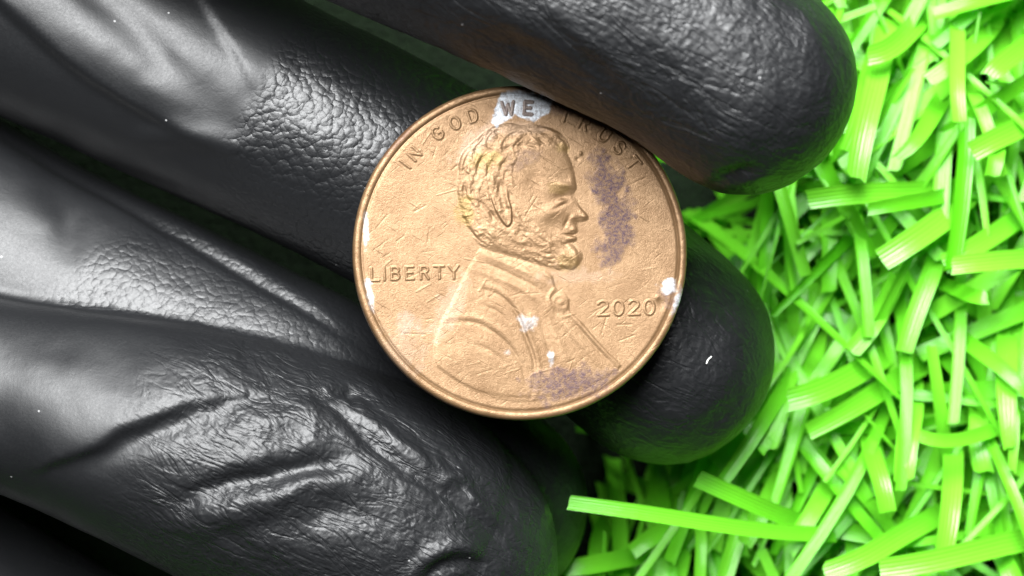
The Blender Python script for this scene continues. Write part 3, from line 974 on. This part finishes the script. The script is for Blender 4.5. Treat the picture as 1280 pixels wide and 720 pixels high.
# the blades that stand out in the photograph: (root px, bend, tip px, heights of root and tip, width mm)
HERO = [
    ((1045, 668), (880, 658), (711, 628), -16, -8.8, 0.98, 0.45), ((1032, 664), (960, 640), (872, 598), -19, -12, 1.15, 0.35),
    ((1240, 228), (1120, 242), (1010, 250), -21, -13, 1.35, 0.7), ((1222, 232), (1160, 252), (1085, 262), -20, -12.5, 0.95, 0.15),
    ((1240, 200), (1180, 290), (1102, 325), -22, -13, 1.6, 0.75), ((1150, 300), (1110, 380), (1064, 440), -23, -15, 1.25, 0.8),
    ((1185, 260), (1165, 350), (1130, 440), -20, -15, 1.3, 0.55), ((1040, 200), (1036, 290), (1036, 365), -24, -18, 1.1, 0.45),
    ((1110, 20), (1090, 130), (1070, 222), -20, -12, 1.5, 0.9), ((1100, 60), (1085, 120), (1062, 190), -21, -12.5, 1.5, 0.6),
    ((1195, 0), (1196, 80), (1200, 152), -20, -12, 1.1, 1.0), ((1190, 110), (1165, 150), (1122, 198), -20, -13, 1.2, 0.4),
    ((1320, 30), (1260, 70), (1238, 95), -20, -13, 1.3, 0.5), ((1260, 130), (1245, 180), (1240, 220), -20, -14, 1.1, 0.4),
    ((1350, 320), (1270, 322), (1190, 332), -20, -13, 1.25, 0.95), ((1160, 340), (1200, 370), (1235, 372), -22, -14, 1.1, 0.2),
    ((1180, 400), (1230, 440), (1290, 500), -22, -14, 1.1, 0.3), ((1130, 430), (1060, 480), (985, 500), -21, -13, 1.5, 0.55),
    ((1180, 440), (1100, 490), (1010, 540), -22, -14.5, 1.4, 0.5), ((1010, 440), (960, 520), (905, 600), -20, -13, 1.0, 0.3),
    ((1140, 470), (1140, 530), (1130, 600), -20, -14, 1.5, 0.75), ((1090, 520), (1085, 570), (1110, 640), -21, -13.5, 1.3, 0.55),
    ((1190, 540), (1195, 620), (1180, 690), -20, -13.5, 1.4, 0.85), ((1280, 520), (1215, 560), (1150, 545), -20, -13, 0.9, 0.5),
    ((1180, 640), (1100, 690), (1030, 715), -19, -13, 1.4, 0.6), ((1340, 668), (1230, 685), (1100, 712), -19, -12.5, 1.45, 0.7),
    ((1000, 560), (960, 620), (930, 680), -23, -16, 1.3, 0.7), ((1060, 560), (1030, 620), (985, 690), -22, -15, 1.2, 0.65),
    ((830, 690), (770, 700), (700, 712), -21, -15, 1.2, 0.6), ((900, 640), (840, 650), (790, 690), -22, -16, 1.2, 0.5),
    ((760, 650), (745, 690), (735, 740), -24, -16, 1.3, 0.7), ((1260, 400), (1255, 470), (1262, 560), -21, -14, 1.5, 0.7),
    ((1215, 470), (1225, 520), (1230, 590), -22, -16, 1.3, 0.6), ((985, 420), (990, 480), (960, 560), -22, -15, 1.3, 0.8),
    ((1300, 250), (1240, 300), (1180, 330), -22, -15, 1.3, 0.6), ((1160, 10), (1130, 60), (1085, 70), -20, -14, 1.4, 0.65),
    ((1320, 120), (1270, 170), (1215, 190), -20, -14, 1.4, 0.75), ((1250, 20), (1225, 60), (1160, 100), -22, -14, 1.2, 0.65),
]
for (a, b, c, z0, z1, w, tone) in HERO:
    add_blade(P(*a, z0), P(*b, z1 + 0.6), P(*c, z1), w, (rng.uniform(-0.2, 0.2), rng.uniform(-0.35, 0.35)), tone, 0.10, region=False)

# tufts of blades, combed mostly down the picture
def tuft_field(x0, x1, y0, y1, step, per):
    for tx in np.arange(x0, x1, step):
        for ty in np.arange(y0, y1, step):
            cx, cy = tx + rng.uniform(-0.45, 0.45) * step, ty + rng.uniform(-0.45, 0.45) * step
            base = rng.normal(-1.75, 0.55) if rng.uniform() < 0.6 else rng.uniform(-math.pi, math.pi)
            for _ in range(per):
                for attempt in range(3):
                    az = base + rng.normal(0, 0.55)
                    d = np.array([math.cos(az), math.sin(az), 0])
                    p0 = np.array([cx + rng.normal(0, 0.5), cy + rng.normal(0, 0.5), ZB])
                    top = rng.uniform(-23, -14.0) - ZB
                    out = rng.uniform(9.0, 23.0)
                    p1 = p0 + d * out * rng.uniform(0.04, 0.3) + np.array([0, 0, top * rng.uniform(0.9, 1.12)])
                    p2 = p0 + d * out + np.array([rng.normal(0, 0.7), rng.normal(0, 0.7), top * rng.uniform(0.9, 1.03)])
                    if add_blade(p0, p1, p2, rng.uniform(0.75, 1.3) if rng.uniform() < 0.72 else rng.uniform(0.3, 0.65), (rng.normal(0, 0.35), rng.normal(0, 0.5)), None, rng.uniform(0.03, 0.15)):
                        break
tuft_field(3, 48, -34, 42, 3.5, 4)
tuft_field(48, 62, -45, 46, 4.0, 3)
tuft_field(12, 48, 36, 46, 4.0, 3)
tuft_field(3, 62, -60, -34, 3.8, 3)
tuft_field(-60, 3, -64, -46, 4.5, 3)

# how much of each blade the picture shows: a coarse depth buffer
BW, BH = 320, 180
zb = np.full((BH, BW), -1e9)
ib = np.full((BH, BW), -1, np.int64)
def splat(p, ident):
    uu, vv = to_px(p)
    xi = (uu * BW / 1280).astype(int); yi = (vv * BH / 720).astype(int)
    ok = (xi >= 0) & (xi < BW) & (yi >= 0) & (yi < BH)
    xi, yi, z = xi[ok], yi[ok], p[ok, 2]
    order = np.argsort(z)
    xi, yi, z = xi[order], yi[order], z[order]
    m = z > zb[yi, xi]
    zb[yi[m], xi[m]] = z[m]
    ib[yi[m], xi[m]] = ident if np.isscalar(ident) else ident
splat(co2, -2)
tt = np.linspace(0, 1, 5)
for i, (vs, tone) in enumerate(blades):
    g_ = vs.reshape(ROWS, 5, 3)
    fine = np.concatenate([g_[:-1] * (1 - s) + g_[1:] * s for s in (0, 0.2, 0.4, 0.6, 0.8)]).reshape(-1, 3)
    splat(fine, i)
seen = np.bincount(ib[ib >= 0], minlength=len(blades))
order = np.argsort(-seen)
solo = set(order[:300].tolist())
rest_v, rest_f, rest_t, rest_a = [], [], [], []
for i, (vs, tone) in enumerate(blades):
    wv = (vs + [0, 0, Z0]) * MM
    if i in solo:
        me = mesh_from('blade', wv, BF)
        attr(me, 'tone', np.full(len(wv), tone)); attr(me, 'across', ACROSS)
        obj('blade', me, BLADE, turf)
    else:
        rest_f.append(BF + len(rest_v) * len(wv))
        rest_v.append(wv); rest_t.append(np.full(len(wv), tone)); rest_a.append(ACROSS)
me = mesh_from('grass_blades', np.vstack(rest_v), np.vstack(rest_f))
attr(me, 'tone', np.concatenate(rest_t)); attr(me, 'across', np.concatenate(rest_a))
rb = obj('grass_blades', me, BLADE, turf)
rb['kind'] = 'stuff'
print('blades', len(blades), 'seen', int((seen > 0).sum()), 'hand verts', len(co), 'coin quads', len(Q))

# ------------------------------------------------------------------ lint on the glove
def lint(pts_px, radius, name, label):
    """a short bent fibre lying on the glove"""
    pts = []
    for (a, b) in pts_px:
        m = np.nonzero((np.abs(u - a) < 6) & (np.abs(v - b) < 6) & (no[:, 2] > 0))[0]
        z = co2[m, 2].max() if len(m) else -5.0
        pts.append([*P(a, b, z + radius * 0.8), radius])
    vv, ff = sweep(smooth_line(pts, 4), 8)
    me = bpy.data.meshes.new(name)
    me.from_pydata(((vv + [0, 0, Z0]) * MM).tolist(), [], ff)
    me.polygons.foreach_set('use_smooth', np.ones(len(ff), dtype=bool))
    o = obj(name, me, LINT)
    o['label'] = label
    o['category'] = 'lint'
lint([(883, 455), (885, 450), (889, 446)], 0.045, 'lint_fibre', 'tiny white lint fibre on the rounded fingertip behind the coin')
